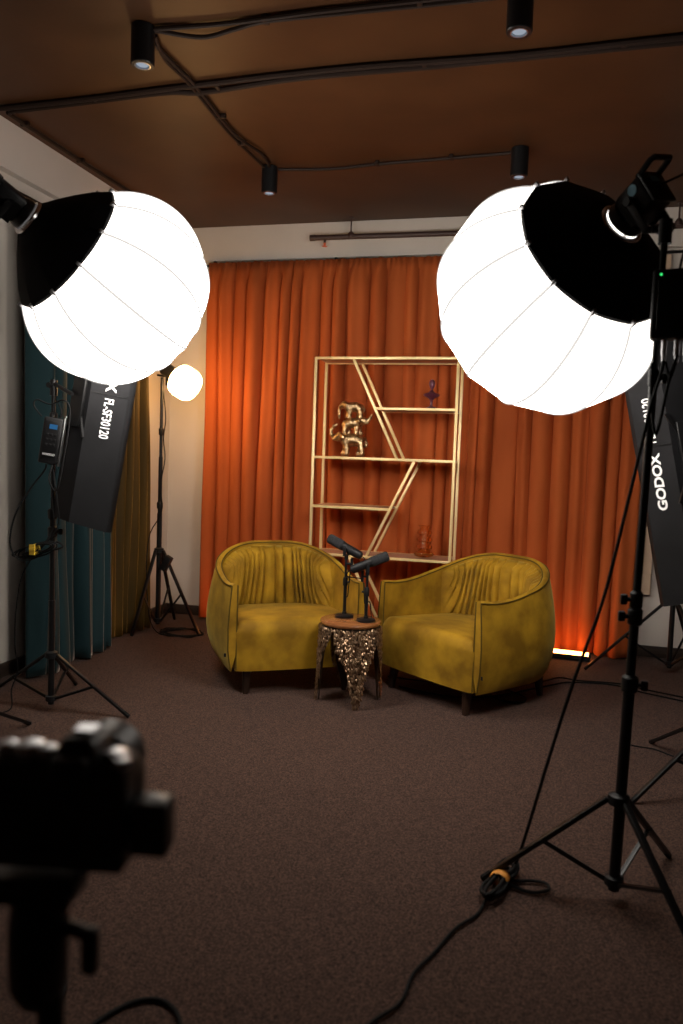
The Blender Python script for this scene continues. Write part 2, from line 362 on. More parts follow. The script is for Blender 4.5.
# ------------------------------------------------------------------ gold shelving unit
SX0, SX1, SYF, SYB = -1.585, -.575, 5.30, 5.575
t = thing('display_shelf', 'open gold metal shelving unit with zigzag diagonal bars before orange curtains', 'shelf', (SX0, SYF, 0))
O = Vector((SX0, SYF, 0)); th = .0098
def bar(b, p, q, s=th):
    p = Vector(p) - O; q = Vector(q) - O; d = q - p
    b.box((p + q) / 2, (s * 2, s * 2, d.length + (s if abs(d.x) < 1e-6 or abs(d.z) < 1e-6 else 0)), frame(d, (0, 1, 0)), bev=.002)
for x in (SX0, SX1):
    for y in (SYF, SYB):
        b = MB(); bar(b, (x, y, 0.006), (x, y, 2.055)); b.build('upright', M['gold'], t)
levels = [(.05, SX0, SX1), (.30, -1.06, SX1), (.655, SX0, SX1), (1.0, SX0, -1.015), (1.352, SX0, SX1), (1.705, -1.145, SX1), (2.055, SX0, SX1)]
for z, a, c in levels:
    b = MB()
    for y in (SYF, SYB): bar(b, (a, y, z), (c, y, z), th * .95)
    for x in ((a, c) if (a == SX0 and c == SX1) else ((c,) if c == SX1 else (a,))): bar(b, (x, SYF, z), (x, SYB, z), th * .9)
    fr = b.build('shelf_frame', M['gold'], t)
    b = MB(); b.box(Vector(((a + c) / 2, (SYF + SYB) / 2, z + .002)) - O, (c - a - .02, SYB - SYF - .02, .012)); b.build('shelf_board', M['shelf'], t)
for p, q in (((-1.308, 2.045), (-.975, 1.36)), ((-.852, 1.342), (-1.165, .665)), ((-1.292, .645), (-.99, .06))):
    for y in (SYF - .001, SYB + .001):
        b = MB(); bar(b, (p[0], y, p[1]), (q[0], y, q[1]), th * .98); b.build('diagonal_bar', M['gold'], t)

# elephants -------------------------------------------------------
def surface_net(caps, h, k=.006):
    """one closed skin around tapered capsules (p, q, r0, r1), smoothly merged"""
    A = np.array([list(c[0]) for c in caps]); B = np.array([list(c[1]) for c in caps]); r0 = np.array([c[2] for c in caps]); r1 = np.array([c[3] for c in caps])
    mr = max(r0.max(), r1.max()) + 3 * h; lo = np.minimum(A.min(0), B.min(0)) - mr; hi = np.maximum(A.max(0), B.max(0)) + mr
    n = np.ceil((hi - lo) / h).astype(int) + 1
    X = np.stack(np.meshgrid(*[lo[i] + h * np.arange(n[i]) for i in range(3)], indexing='ij'), -1)
    acc = np.zeros(n)
    for a, b, u, v in zip(A, B, r0, r1):
        ab = b - a; t = np.clip(((X - a) @ ab) / max(ab @ ab, 1e-12), 0, 1)
        d = np.linalg.norm(X - a - t[..., None] * ab, axis=-1) - (u + (v - u) * t)
        acc += np.exp(-np.clip(d, -.05, .3) / k)
    D = -k * np.log(acc + 1e-30); S = D < 0
    ids = -np.ones(n - 1, int); P = {}
    c = np.stack([S[i:n[0] - 1 + i, j:n[1] - 1 + j, l:n[2] - 1 + l] for i in (0, 1) for j in (0, 1) for l in (0, 1)], 0)
    act = c.any(0) & ~c.all(0); cells = np.argwhere(act); verts = []
    E = [((0, 0, 0), (1, 0, 0)), ((0, 1, 0), (1, 1, 0)), ((0, 0, 1), (1, 0, 1)), ((0, 1, 1), (1, 1, 1)), ((0, 0, 0), (0, 1, 0)), ((1, 0, 0), (1, 1, 0)), ((0, 0, 1), (0, 1, 1)), ((1, 0, 1), (1, 1, 1)), ((0, 0, 0), (0, 0, 1)), ((1, 0, 0), (1, 0, 1)), ((0, 1, 0), (0, 1, 1)), ((1, 1, 0), (1, 1, 1))]
    tot = np.zeros((len(cells), 3)); cnt = np.zeros(len(cells))
    for p, q in E:
        a = D[tuple((cells + p).T)]; b = D[tuple((cells + q).T)]; m = (a < 0) != (b < 0)
        t = np.where(m, a / np.where(m, a - b, 1), 0)[:, None]
        pos = cells + np.array(p) + t * (np.array(q) - np.array(p)); tot += pos * m[:, None]; cnt += m
    V = lo + h * tot / cnt[:, None]; ids[tuple(cells.T)] = np.arange(len(cells)); F = []
    for ax_ in range(3):
        o1, o2 = [e for e in range(3) if e != ax_]; d = np.zeros(3, int); d[ax_] = 1
        sl0 = [slice(0, n[i] - (1 if i == ax_ else 0)) for i in range(3)]; sl1 = [slice(1, None) if i == ax_ else slice(None) for i in range(3)]
        for e in np.argwhere(S[tuple(sl0)] != S[tuple(sl1)]):
            u = np.zeros(3, int); u[o1] = 1; v = np.zeros(3, int); v[o2] = 1
            q = [tuple(e - u - v), tuple(e - v), tuple(e), tuple(e - u)]
            F.append([int(ids[c_]) for c_ in q])
    return [tuple(p) for p in V], F
def elephant(parent, z, s, flip, trunk, ox=0.0):
    f = flip; C_ = []
    P = lambda x, y, zz: (ox + f * x * s, y * s, z + zz * s)
    def ch(pts):
        for (x0, y0, z0, a), (x1, y1, z1, b) in zip(pts, pts[1:]): C_.append((P(x0, y0, z0), P(x1, y1, z1), a * s, b * s))
    ch([(.062, 0, .098, .030), (.03, 0, .106, .037), (-.01, 0, .104, .037), (-.04, 0, .103, .032)])
    for lx, ly, fx in ((-.042, .020, -.052), (-.034, -.020, -.024), (.056, .020, .048), (.062, -.020, .076)):
        ch([(lx, ly * .8, .085, .021), ((lx + fx) / 2 + .004, ly, .050, .0155), (fx, ly, .020, .0140), (fx - .005, ly, .016, .0155)])
    ch([(-.05, 0, .112, .024), (-.078, 0, .126, .026), (-.092, 0, .120, .020)]); ch(trunk)
    for sy in (-1, 1):
        ch([(-.064, sy * .024, .138, .008), (-.048, sy * .036, .120, .012), (-.050, sy * .034, .098, .008)]); ch([(-.096, sy * .012, .108, .0055), (-.116, sy * .015, .103, .0035)])
    ch([(.088, 0, .115, .006), (.100, 0, .088, .0045), (.097, 0, .066, .006)])
    vs, fs = surface_net(C_, .0034); zlow = z + .002
    b = MB(); b.add([(x, y, max(zz, z)) for x, y, zz in vs], fs)
    return b.build('elephant', M['statue'], parent, angle=180)
t = thing('elephant_statue', 'antique gold statue of three stacked elephants on the middle shelf', 'statue', (-1.345, 5.42, 1.3645))
up_trunk = [(-.095, 0, .115, .016), (-.118, 0, .118, .012), (-.135, 0, .140, .009), (-.138, 0, .165, .008), (-.118, 0, .190, .007), (-.098, 0, .202, .006)]
out_trunk = [(-.095, 0, .118, .016), (-.118, 0, .128, .011), (-.138, 0, .150, .009), (-.150, 0, .176, .008)]
down_trunk = [(-.092, 0, .115, .016), (-.112, 0, .10, .011), (-.122, 0, .070, .009), (-.120, 0, .035, .008), (-.118, 0, .005, .007)]
elephant(t, 0.0, 1.14, 1, up_trunk, .01)
elephant(t, .152, .86, -1, out_trunk, .025)
elephant(t, .268, .84, 1, down_trunk, .012)

# purple spindle ornament, amber vase ----------------------------------------------
t = thing('candle_holder', 'dark purple spindle shaped ornament on the upper right shelf', 'ornament', (-.767, 5.42, 1.717))
b = MB(); b.lathe([(0.0001, 0), (.033, 0), (.036, .006), (.030, .012), (.012, .018), (.008, .035), (.010, .060), (.022, .075), (.052, .090), (.058, .098), (.050, .106), (.024, .114), (.012, .126), (.007, .134)], n=36); b.build('base', M['purple'], t)
b = MB(); b.lathe([(.007, .134), (.010, .142), (.018, .155), (.022, .172), (.021, .188), (.014, .202), (.0001, .208)], n=28); b.build('finial', M['purple'], t)
t = thing('glass_vase', 'amber ribbed glass vase on the lower right shelf', 'vase', (-.775, 5.42, .668))
out = []; z = 0.0
for k in range(4):
    r = [.070, .058, .056, .052][k]
    out += [(r * .62, z), (r * .95, z + .010), (r, z + .020), (r * .92, z + .031), (r * .62, z + .042)]; z += .052
out += [(.030, z), (.044, z + .014), (.046, z + .017)]
prof = [(.0001, .0)] + out + [(max(r - .003, .002), zz + (.001)) for r, zz in reversed(out)] + [(.0001, .005)]
b = MB(); b.lathe(prof, n=36); b.build('glass_body', M['amber'], t, angle=60)

# ------------------------------------------------------------------ armchairs
def smooth(t): t = min(max(t, 0), 1); return t * t * (3 - 2 * t)
def make_chair(label, cx_, cy_, ang, mirror=1):
    t = thing('tub_armchair', label, 'armchair', (cx_, cy_, 0), ang, 'mustard tub armchairs')
    Wd, yb, yf, zb = .428, .405, -.380, .135
    # plan path: s in [0,1] from right arm front round the back to left arm front ; returns point, outward normal, a (0 arm front .. 1 back centre)
    ymid = .02
    straight = ymid - yf; arc = PI / 2 * (Wd + (yb - ymid)) / 2; half = straight + arc
    def plan(s):
        u = s * 2 * half; side = 1
        if u > half: u = 2 * half - u; side = -1
        a = u / half
        if u < straight: x, y = Wd - .032 * (1 - u / straight) ** 1.5, yf + u; nx, ny = 1, 0
        else:
            th_ = (u - straight) / arc * PI / 2; e = 2 / 2.35
            c, s_ = math.cos(th_), math.sin(th_)
            x = Wd * max(c, 0) ** e; y = ymid + (yb - ymid) * max(s_, 0) ** e
            nx = max(c, 0) ** (2 - e) / Wd; ny = max(s_, 0) ** (2 - e) / (yb - ymid); l = math.hypot(nx, ny); nx /= l; ny /= l
        return Vector((x * side, y, 0)), Vector((nx * side, ny, 0)), a
    def top(a): return .622 + .168 * smooth((a - .14) / .80) + .010 * (1 - smooth(a / .10))
    def thick(a): return .030 + .008 * smooth((a - .3) / .5)
    def bulge(v, a):
        k = .35 + .65 * smooth(a / .45)
        return (.036 * math.sin(PI * min(1, v) ** .72) - .030 * (1 - v) ** 5 - .020 * v ** 3) * k
    prof_n = 10; NU = 96
    b = MB()
    def shell(u, v):
        p, n, a = plan(u); h = top(a); T = thick(a)
        if v <= .45:
            q = v / .45; return p + n * bulge(q, a) + Vector((0, 0, zb + (h - .012 - zb) * q))
        if v <= .55:
            q = (v - .45) / .10; bo = bulge(1, a)
            return p + n * (bo - T * q) + Vector((0, 0, h - .012 + .014 * math.sin(PI * q)))
        q = (v - .55) / .45; bo = bulge(1, a)
        return p + n * (bo - T - .012 * q) + Vector((0, 0, (h - .012) + (.30 - h) * q))
    vs = []; fs = []; rows = [0, .015, .05, .1, .15, .2, .25, .3, .35, .4, .44, .45, .475, .5, .525, .55, .57, .65, .75, .85, 1.0]
    for v in rows:
        for i in range(NU + 1): vs.append(shell(i / NU, v))
    W_ = NU + 1
    for j in range(len(rows) - 1):
        for i in range(NU): fs.append((j * W_ + i, j * W_ + i + 1, (j + 1) * W_ + i + 1, (j + 1) * W_ + i))
    for e in (0, NU): fs.append(tuple(j * W_ + e for j in range(len(rows))))
    for i in range(NU): fs.append((i, i + 1, (len(rows) - 1) * W_ + i + 1, (len(rows) - 1) * W_ + i))
    b.add(vs, fs); sh = b.build('shell', M['mustard'], t, angle=50)
    # piping along the outer and inner top edges and down the arm fronts
    b = MB()
    for off in (0.0, 1.0):
        pts = []
        for i in range(0, 73):
            p, n, a = plan(i / 72); h = top(a); bo = bulge(1, a)
            pts.append(p + n * (bo + (.0015 if off == 0 else -thick(a) - .0015)) + Vector((0, 0, h - .010)))
        for side in (0, 1):
            p, n, a = plan(side); q = [p + n * ((bulge(v, a) if off == 0 else -thick(a) + bulge(1, a)) + (0.001 if off == 0 else -.001)) + Vector((0, -.001, zb + (top(a) - .010 - zb) * v)) for v in (.02, .25, .5, .75, .95)]
            pts = (q + pts) if side == 0 else (pts + q[::-1])
        b.tube(pts, .0040, 6, smooth=False)
    b.build('piping', M['piping'], sh)
    # pleated inner back
    rnd = random.Random(5 + mirror); ph = []
    x = 0
    while x < 1: w_ = rnd.uniform(.032, .070); ph.append((x, w_, rnd.uniform(.65, 1.1), rnd.uniform(-.03, .03), rnd.uniform(-.03, .03))); x += w_
    def pleat(u, v):
        uu = .5 + (u - .5) * (1 + .34 * (v - .5)); uu = min(max(uu, 0), .9999)
        for (x0, w_, am, lean, wob) in ph:
            if x0 <= uu < x0 + w_:
                q = (uu - x0) / w_ * 2 - 1; q = max(-1, min(1, q + wob * 8 * math.sin(3 * v + x0 * 30) * (1 - q * q)))
                return am * math.sqrt(max(0, 1 - abs(q) ** 2.4))
        return 0
    b = MB()
    s0, s1 = .235, .765
    def inner(u, v):
        s = s0 + (s1 - s0) * u; p, n, a = plan(s); h = top(a); T = thick(a); bo = bulge(1, a)
        e = smooth(u / .13) * smooth((1 - u) / .13); ev = smooth((1 - v) / .12) ; z = .36 + (h - .030 - .36) * v
        out_ = (.022 + .042 * math.sin(PI * min(1, .2 + .7 * (1 - v))) ) * e * ev + .006
        fade = smooth(u / .10) * smooth((1 - u) / .10) * smooth((1 - v) / .08)
        out_ += .060 * (pleat(u, v) - .6) * fade
        return p + n * (bo - T + .004 - max(out_, .0) - .010 * (1 - v)) + Vector((0, 0, z))
    b.grid(inner, 260, 22); o = b.build('pleated_backrest', M['mustard'], t, angle=80, recalc=False)
    md = o.modifiers.new('thickness', 'SOLIDIFY'); md.thickness = .006; md.offset = 1
    # seat block
    b = MB(); NX, NV = 28, 30; xw = Wd - .066
    def seat(u, v):
        # profile from bottom front round to the back: v
        ux = (u - .5) * 2; x = xw * ux
        crown = .022 * (1 - ux ** 2) ; fr = yf - .016 - .022 * (1 - ux ** 4)
        if v < .35: q = v / .35; y = fr + .008 * (1 - q) ; z = .140 + .215 * q
        elif v < .55:
            q = (v - .35) / .2; a = q * PI / 2; y = fr + .060 * (1 - math.cos(a)); z = .355 + (.062 + crown * .6) * math.sin(a)
        else: q = (v - .55) / .45; y = fr + .060 + (.60) * q; z = .417 + crown * .6 + (crown * .5) * math.sin(PI * q) - .035 * q
        edge = max(0, abs(ux) - .9) / .1
        if v > .30: z -= .020 * edge ** 2 * min(1, (v - .3) / .2)
        else: y += .0
        y += .012 * edge ** 2 * (1 if v < .6 else 0)
        y = min(y, yb - .10 - .25 * max(0, abs(ux) - .35) ** 2) if v > .55 else y
        return Vector((x, y, z))
    vs = [seat(i / NX, j / NV) for j in range(NV + 1) for i in range(NX + 1)]
    W2 = NX + 1; fs = [(j * W2 + i, j * W2 + i + 1, (j + 1) * W2 + i + 1, (j + 1) * W2 + i) for j in range(NV) for i in range(NX)]
    nb = len(vs)
    vs += [Vector((vs[NV * W2 + i].x, vs[NV * W2 + i].y, .140)) for i in range(W2)]
    fs += [(NV * W2 + i, NV * W2 + i + 1, nb + i + 1, nb + i) for i in range(NX)]
    fs += [tuple(list(range(0, W2)) + [nb + i for i in reversed(range(W2))])]
    for e in (0, NX): fs.append(tuple([j * W2 + e for j in range(NV + 1)] + [nb + e]))
    b.add(vs, fs); st = b.build('seat', M['mustard'], t, angle=50)
    # legs
    for lx, ly in ((-.285, -.335), (.285, -.335), (-.28, .275), (.28, .275)):
        b = MB(); sx = 1 if lx > 0 else -1; sy = 1 if ly > 0 else -1
        p0 = Vector((lx, ly, .150)); p1 = Vector((lx + sx * .010, ly + sy * .018, 0.0))
        vs = []; 
        for p, r in ((p0, .027), (p1, .016)):
            for dx, dy in ((-1, -.6), (-.6, -1), (.6, -1), (1, -.6), (1, .6), (.6, 1), (-.6, 1), (-1, .6)): vs.append(p + Vector((dx * r, dy * r, 0)))
        b.add(vs, [(i, (i + 1) % 8, 8 + (i + 1) % 8, 8 + i) for i in range(8)] + [tuple(range(8)), tuple(range(8, 16))]); b.build('leg', M['darkwood'], t)
    b = MB(); b.box((-Wd + .006 if mirror > 0 else Wd - .006, yf - .004, .235), (.012, .003, .020)); b.build('fabric_tag', M['black'], t)
    return t
make_chair('mustard velvet tub armchair with pleated back, left of the side table', -1.500, 4.465, R(33.0), 1)
make_chair('mustard velvet tub armchair with pleated back, right of the side table', -.345, 4.535, R(-37.0), -1)

# ------------------------------------------------------------------ side table
TZ = .462; tc = Vector((-.975, 4.09, 0))
t = thing('side_table', 'round side table with brown glazed top and ragged bronze flake legs', 'table', tc)
b = MB(); b.lathe([(.0001, TZ), (.160, TZ), (.168, TZ - .003), (.171, TZ - .010), (.168, TZ - .020), (.158, TZ - .024), (.0001, TZ - .024)], n=64); b.build('tabletop', M['tablewood'], t)
rnd = random.Random(12)
for az in (-63, 198, 22, 113):
    az = R(az); b = MB(); wtop = R(49)
    def half_w(v, side):   # v=0 at floor, 1 at top
        return (.10 + .90 * v ** 1.25) * wtop * (1 + .10 * math.sin(9 * v + side * 2 + az))
    # curved backing sheet
    vs = []; NVv = 16; nu = 10
    for j in range(NVv + 1):
        v = j / NVv
        for k in (0, 1):
            for i in range(nu + 1):
                q = (i / nu - .5) * 2; a = az + q * half_w(v, 1 if q > 0 else -1) * .85; r = .158 + .010 * (1 - v) - k * .006
                vs.append((r * math.cos(a), r * math.sin(a), .008 + v * (TZ - .028 - .008)))
    w_ = 2 * (nu + 1); fs = []
    for j in range(NVv):
        for i in range(nu):
            fs.append((j * w_ + i, j * w_ + i + 1, (j + 1) * w_ + i + 1, (j + 1) * w_ + i))
            fs.append((j * w_ + nu + 1 + i, (j + 1) * w_ + nu + 1 + i, (j + 1) * w_ + nu + 2 + i, j * w_ + nu + 2 + i))
        for e in (0, nu): fs.append((j * w_ + e, (j + 1) * w_ + e, (j + 1) * w_ + nu + 1 + e, j * w_ + nu + 1 + e))
    for j in (0, NVv):
        for i in range(nu): fs.append((j * w_ + i, j * w_ + i + 1, j * w_ + nu + 2 + i, j * w_ + nu + 1 + i))
    b.add(vs, fs)
    lg = b.build('leg', M['darkbronze'], t)
    b = MB(); rowh = .0145; nrow = int((TZ - .03) / rowh)
    for j in range(nrow):
        v = (j + .4) / nrow; z = TZ - .020 - (1 - v) * (TZ - .045); hw = half_w(v, 1)
        nfl = max(2, int(2 * hw * .17 / .0088))
        for i in range(nfl):
            q = ((i + .5 + rnd.uniform(-.35, .35)) / nfl - .5) * 2; a = az + q * hw
            L_ = rnd.uniform(.020, .034); wd = rnd.uniform(.0045, .0075); r = .164 + .010 * (1 - v) + rnd.uniform(0, .010)
            c = Vector((r * math.cos(a), r * math.sin(a), max(z + rnd.uniform(-.006, .006), .002 + L_))); nrm = Vector((math.cos(a), math.sin(a), 0)); tan = Vector((-math.sin(a), math.cos(a), 0))
            sk = rnd.uniform(-.35, .35); dn = (Vector((0, 0, -1)) + tan * sk + nrm * rnd.uniform(-.05, .3)).normalized(); sd = dn.cross(nrm).normalized(); n2 = sd.cross(dn).normalized()
            if n2.dot(nrm) < 0: n2 = -n2
            pts = [c, c + dn * L_ * .35 + sd * wd, c + dn * L_ * .75 + sd * wd * .9, c + dn * L_, c + dn * L_ * .75 - sd * wd * .9, c + dn * L_ * .35 - sd * wd]
            mid = c + dn * L_ * .6 + n2 * .0050
            for p in pts: p.z = max(p.z, .001)
            mid.z = max(mid.z, .002)
            b.add(pts + [mid], [(k, (k + 1) % 6, 6) for k in range(6)] + [(5, 4, 3, 2, 1, 0)])
    b.build('flakes', M['bronze'], lg, angle=15, recalc=False)

# microphones ------------------------------------------------------
def mic(label, base, pole_h, d, k):
    base = Vector(base); t = thing('desk_microphone', label, 'microphone', base, 0, 'black broadcast microphones on the side table'); d = Vector(d).normalized()
    b = MB(); b.lathe([(.0001, 0), (.050, 0), (.053, .004), (.053, .010), (.047, .014), (.014, .018), (.012, .030), (.0001, .030)], n=36); b.build('base', M['black'], t)
    b = MB(); b.cyl((0, 0, .02), (0, 0, pole_h * .52), .0095); b.cyl((0, 0, pole_h * .5), (0, 0, pole_h - .03), .0070); po = b.build('pole', M['black'], t)
    b = MB(); b.lathe([(.012, -.024), (.0145, -.018), (.0145, .012), (.011, .024), (.006, .024)], (0, 0, pole_h * .52), n=16); b.cyl((0, 0, pole_h * .52), (.026 * k, -.010, pole_h * .52), .006); b.build('clutch', M['plastic'], po)
    # yoke
    head = Vector((0, 0, pole_h)); side = Vector((0, 0, 1)).cross(d).normalized()
    b = MB()
    for s_ in (-1, 1): b.box(head + side * s_ * .030 + Vector((0, 0, -.014)), (.005, .018, .044), frame((0, 0, 1), d), bev=.001)
    b.box(head + Vector((0, 0, -.036)), (.066, .020, .006), frame((0, 0, 1), d), bev=.001); b.cyl(head + Vector((0, 0, -.06)), head + Vector((0, 0, -.036)), .011)
    b.cyl(head - side * .036, head + side * .036, .009); b.build('yoke', M['plastic'], t)
    ax = d; c = head + Vector((0, 0, .004))
    b = MB(); b.lathe([(.0001, -.098), (.017, -.098), (.0205, -.092), (.0235, -.086), (.0245, -.030), (.0245, .012), (.0265, .016), (.0265, .022), (.022, .024), (.0001, .024)], c, ax, 28); body = b.build('mic_body', M['plastic'], t)
    b = MB(); pr = [(.022, .020)]
    for i in range(10): pr += [(.0285, .026 + i * .0085), (.0275, .030 + i * .0085)]
    pr += [(.0275, .112), (.022, .120), (.0001, .122)]
    b.lathe(pr, c, ax, 28); b.build('windscreen', M['foam'], t)
    # boom clip stub beside the pole and cable from the tail
    b = MB(); q = Vector((.030 * k, .012, pole_h * .78)); b.box(q, (.014, .018, .062), bev=.003); b.cyl((0, 0, pole_h * .78), q, .006); b.build('cable_clip', M['plastic'], t)
    tail = c - ax * .098; s_ = -1 if d.x < 0 else 1
    b = MB(); b.tube([tail, tail - ax * .018 + Vector((0, 0, -.002)), tail - ax * .020 + Vector((0, .01, -.030)), Vector((.034 * k, .014, pole_h * .72)), Vector((.018 * k, .012, pole_h * .5)), Vector((.012 * k, .014, pole_h * .30)), Vector((-.012 * k, .035, .10)), Vector((-.020 * k, .058, .010)), Vector((-.03 * k, .075, .0035))], .0030, 6); b.build('cable', M['rubber'], t)
mic('black broadcast microphone on a desk stand, taller left one tilted down to the right', (-1.025, 4.135, TZ), .385, (-.93, .10, .42), 1)
mic('black broadcast microphone on a desk stand, lower right one tilted up to the right', (-.885, 4.065, TZ), .315, (.90, .25, .40), -1)

# ------------------------------------------------------------------ light stands
def stand(name, label, base, H, feet, apex, zb, rl=.0165, knobs=(), secs=None, foot_r=.5, group='black tripod light stands', lean=(0, 0)):
    base = Vector((*base, 0)); t = thing(name, label, 'light stand', base, 0, group)
    secs = secs or [(zb, apex + .28, rl), (apex + .25, apex + .7, rl * .8), (apex + .65, H, rl * .62)]
    ln = lambda z: Vector((lean[0] * z, lean[1] * z, z))
    for z0, z1, r in secs:
        b = MB(); b.cyl(ln(z0), ln(z1), r, n=20); b.build('pole_section', M['black'], t)
    for i, (z, a, r) in enumerate(knobs):
        d = Vector((math.cos(a), math.sin(a), 0)); c0 = ln(z)
        c = MB(); c.cyl(c0 + d * r * 1.3, c0 + d * (r * 1.4 + .012), .007); c.box(c0 + d * (r * 1.4 + .019), (.016, .022, .032), frame((0, 0, 1), d), bev=.005)
        b = MB(); b.lathe([(r * 1.0, -.028), (r * 1.5, -.022), (r * 1.55, .020), (r * 1.0, .028)], c0, n=18)
        co = b.build('collar', M['plastic'], t); c.build('knob', M['plastic'], co)
    b = MB(); b.lathe([(rl, -.020), (rl * 1.9, -.014), (rl * 1.9, .014), (rl, .022)], (0, 0, apex), n=18); b.build('leg_hub', M['plastic'], t)
    b = MB(); b.lathe([(rl, -.016), (rl * 1.7, -.012), (rl * 1.7, .012), (rl, .016)], (0, 0, zb + .03), n=18); b.build('brace_hub', M['plastic'], t)
    for fx, fy in feet:
        f = Vector((fx, fy, 0)) - base; f.z = .011; d = f.copy(); d.z = 0; d.normalize()
        a0 = d * rl * 1.9 + Vector((0, 0, apex)); b = MB()
        dirv = (f - a0); F = frame(dirv, (0, 0, 1)); b.box((a0 + f) / 2, (rl * 1.22, rl * .95, dirv.length), F, bev=.003); lg = b.build('leg', M['black'], t)
        b = MB(); b.tube([f - dirv.normalized() * .03, f + dirv.normalized() * .006], .0105, 10, smooth=False); b.build('rubber_foot', M['rubber'], lg)
        b = MB(); m_ = a0 + dirv * .52; h0 = d * rl * 1.6 + Vector((0, 0, zb + .03)); dv = m_ - h0; side = d.cross(Vector((0, 0, 1)))
        b.box((m_ + h0) / 2, (.003, .014, dv.length), frame(dv, (0, 0, 1)) @ Matrix.Identity(3)); b.box((m_ + h0) / 2 + side * .004, (.012, .009, dv.length), frame(dv, (0, 0, 1)))
        b.cyl(m_ - side * .013, m_ + side * .013, .006); b.build('brace', M['black'], t)
    return t
def ring_feet(c, r, a0): return [(c[0] + r * math.cos(R(a0 + 120 * k)), c[1] + r * math.sin(R(a0 + 120 * k))) for k in range(3)]

SR = (.288, 2.462)
stand('light_stand', 'tall black stand on the right holding the big right lantern, nearest the camera', SR, 2.08, [(-.111, 2.448), (.50, 2.10), (.50, 2.80)], .325, .035, rl=.0172,
      knobs=((.692, R(-10), .0165), (.900, R(190), .0145), (.952, R(190), .0125), (1.62, R(10), .0105)), secs=[(.035, .72, .0172), (.70, .92, .0142), (.90, 1.62, .0122), (1.6, 2.08, .0098)], lean=(.015, 0))
SL = (-2.362, 3.362)
stand('light_stand', 'black stand before the teal curtain holding the left strip softbox', SL, 1.66, [(-1.954, 3.419), (-2.803, 3.40), (-2.509, 3.80)], .30, .045, knobs=((1.02, R(20), .015), (.93, R(20), .015), (1.5, R(-60), .012)), rl=.016)
SB = (-2.745, 5.215)
stand('light_stand', 'black stand in the left corner by the olive curtain, holding the small warm lamp', SB, 1.90, [(-2.815, 4.955), (-2.385, 5.17), (-2.80, 5.60)], .611, .05, knobs=((.95, R(-60), .015), (1.50, R(-60), .012)), rl=.019)
SO = (-2.42, 2.56)
stand('light_stand', 'black stand at the left edge holding the left lantern, only one leg showing', SO, 2.25, [(-2.345, 3.165), (-2.98, 2.30), (-1.95, 2.22)], .34, .05, knobs=((1.2, 0, .015),))
S3 = (.80, 3.43)
stand('light_stand', 'black stand at the right edge holding the right strip softbox', S3, 1.62, [(.597, 3.965), (.43, 3.22), (1.22, 3.50)], .34, .05, knobs=((1.0, 0, .015),))
S4 = (.885, 5.36)
stand('light_stand', 'black stand by the back wall behind the right strip softbox', S4, 1.95, [(.357, 5.277), (1.10, 5.70), (1.12, 4.98)], .50, .05, knobs=((.9, 0, .015),), rl=.017)

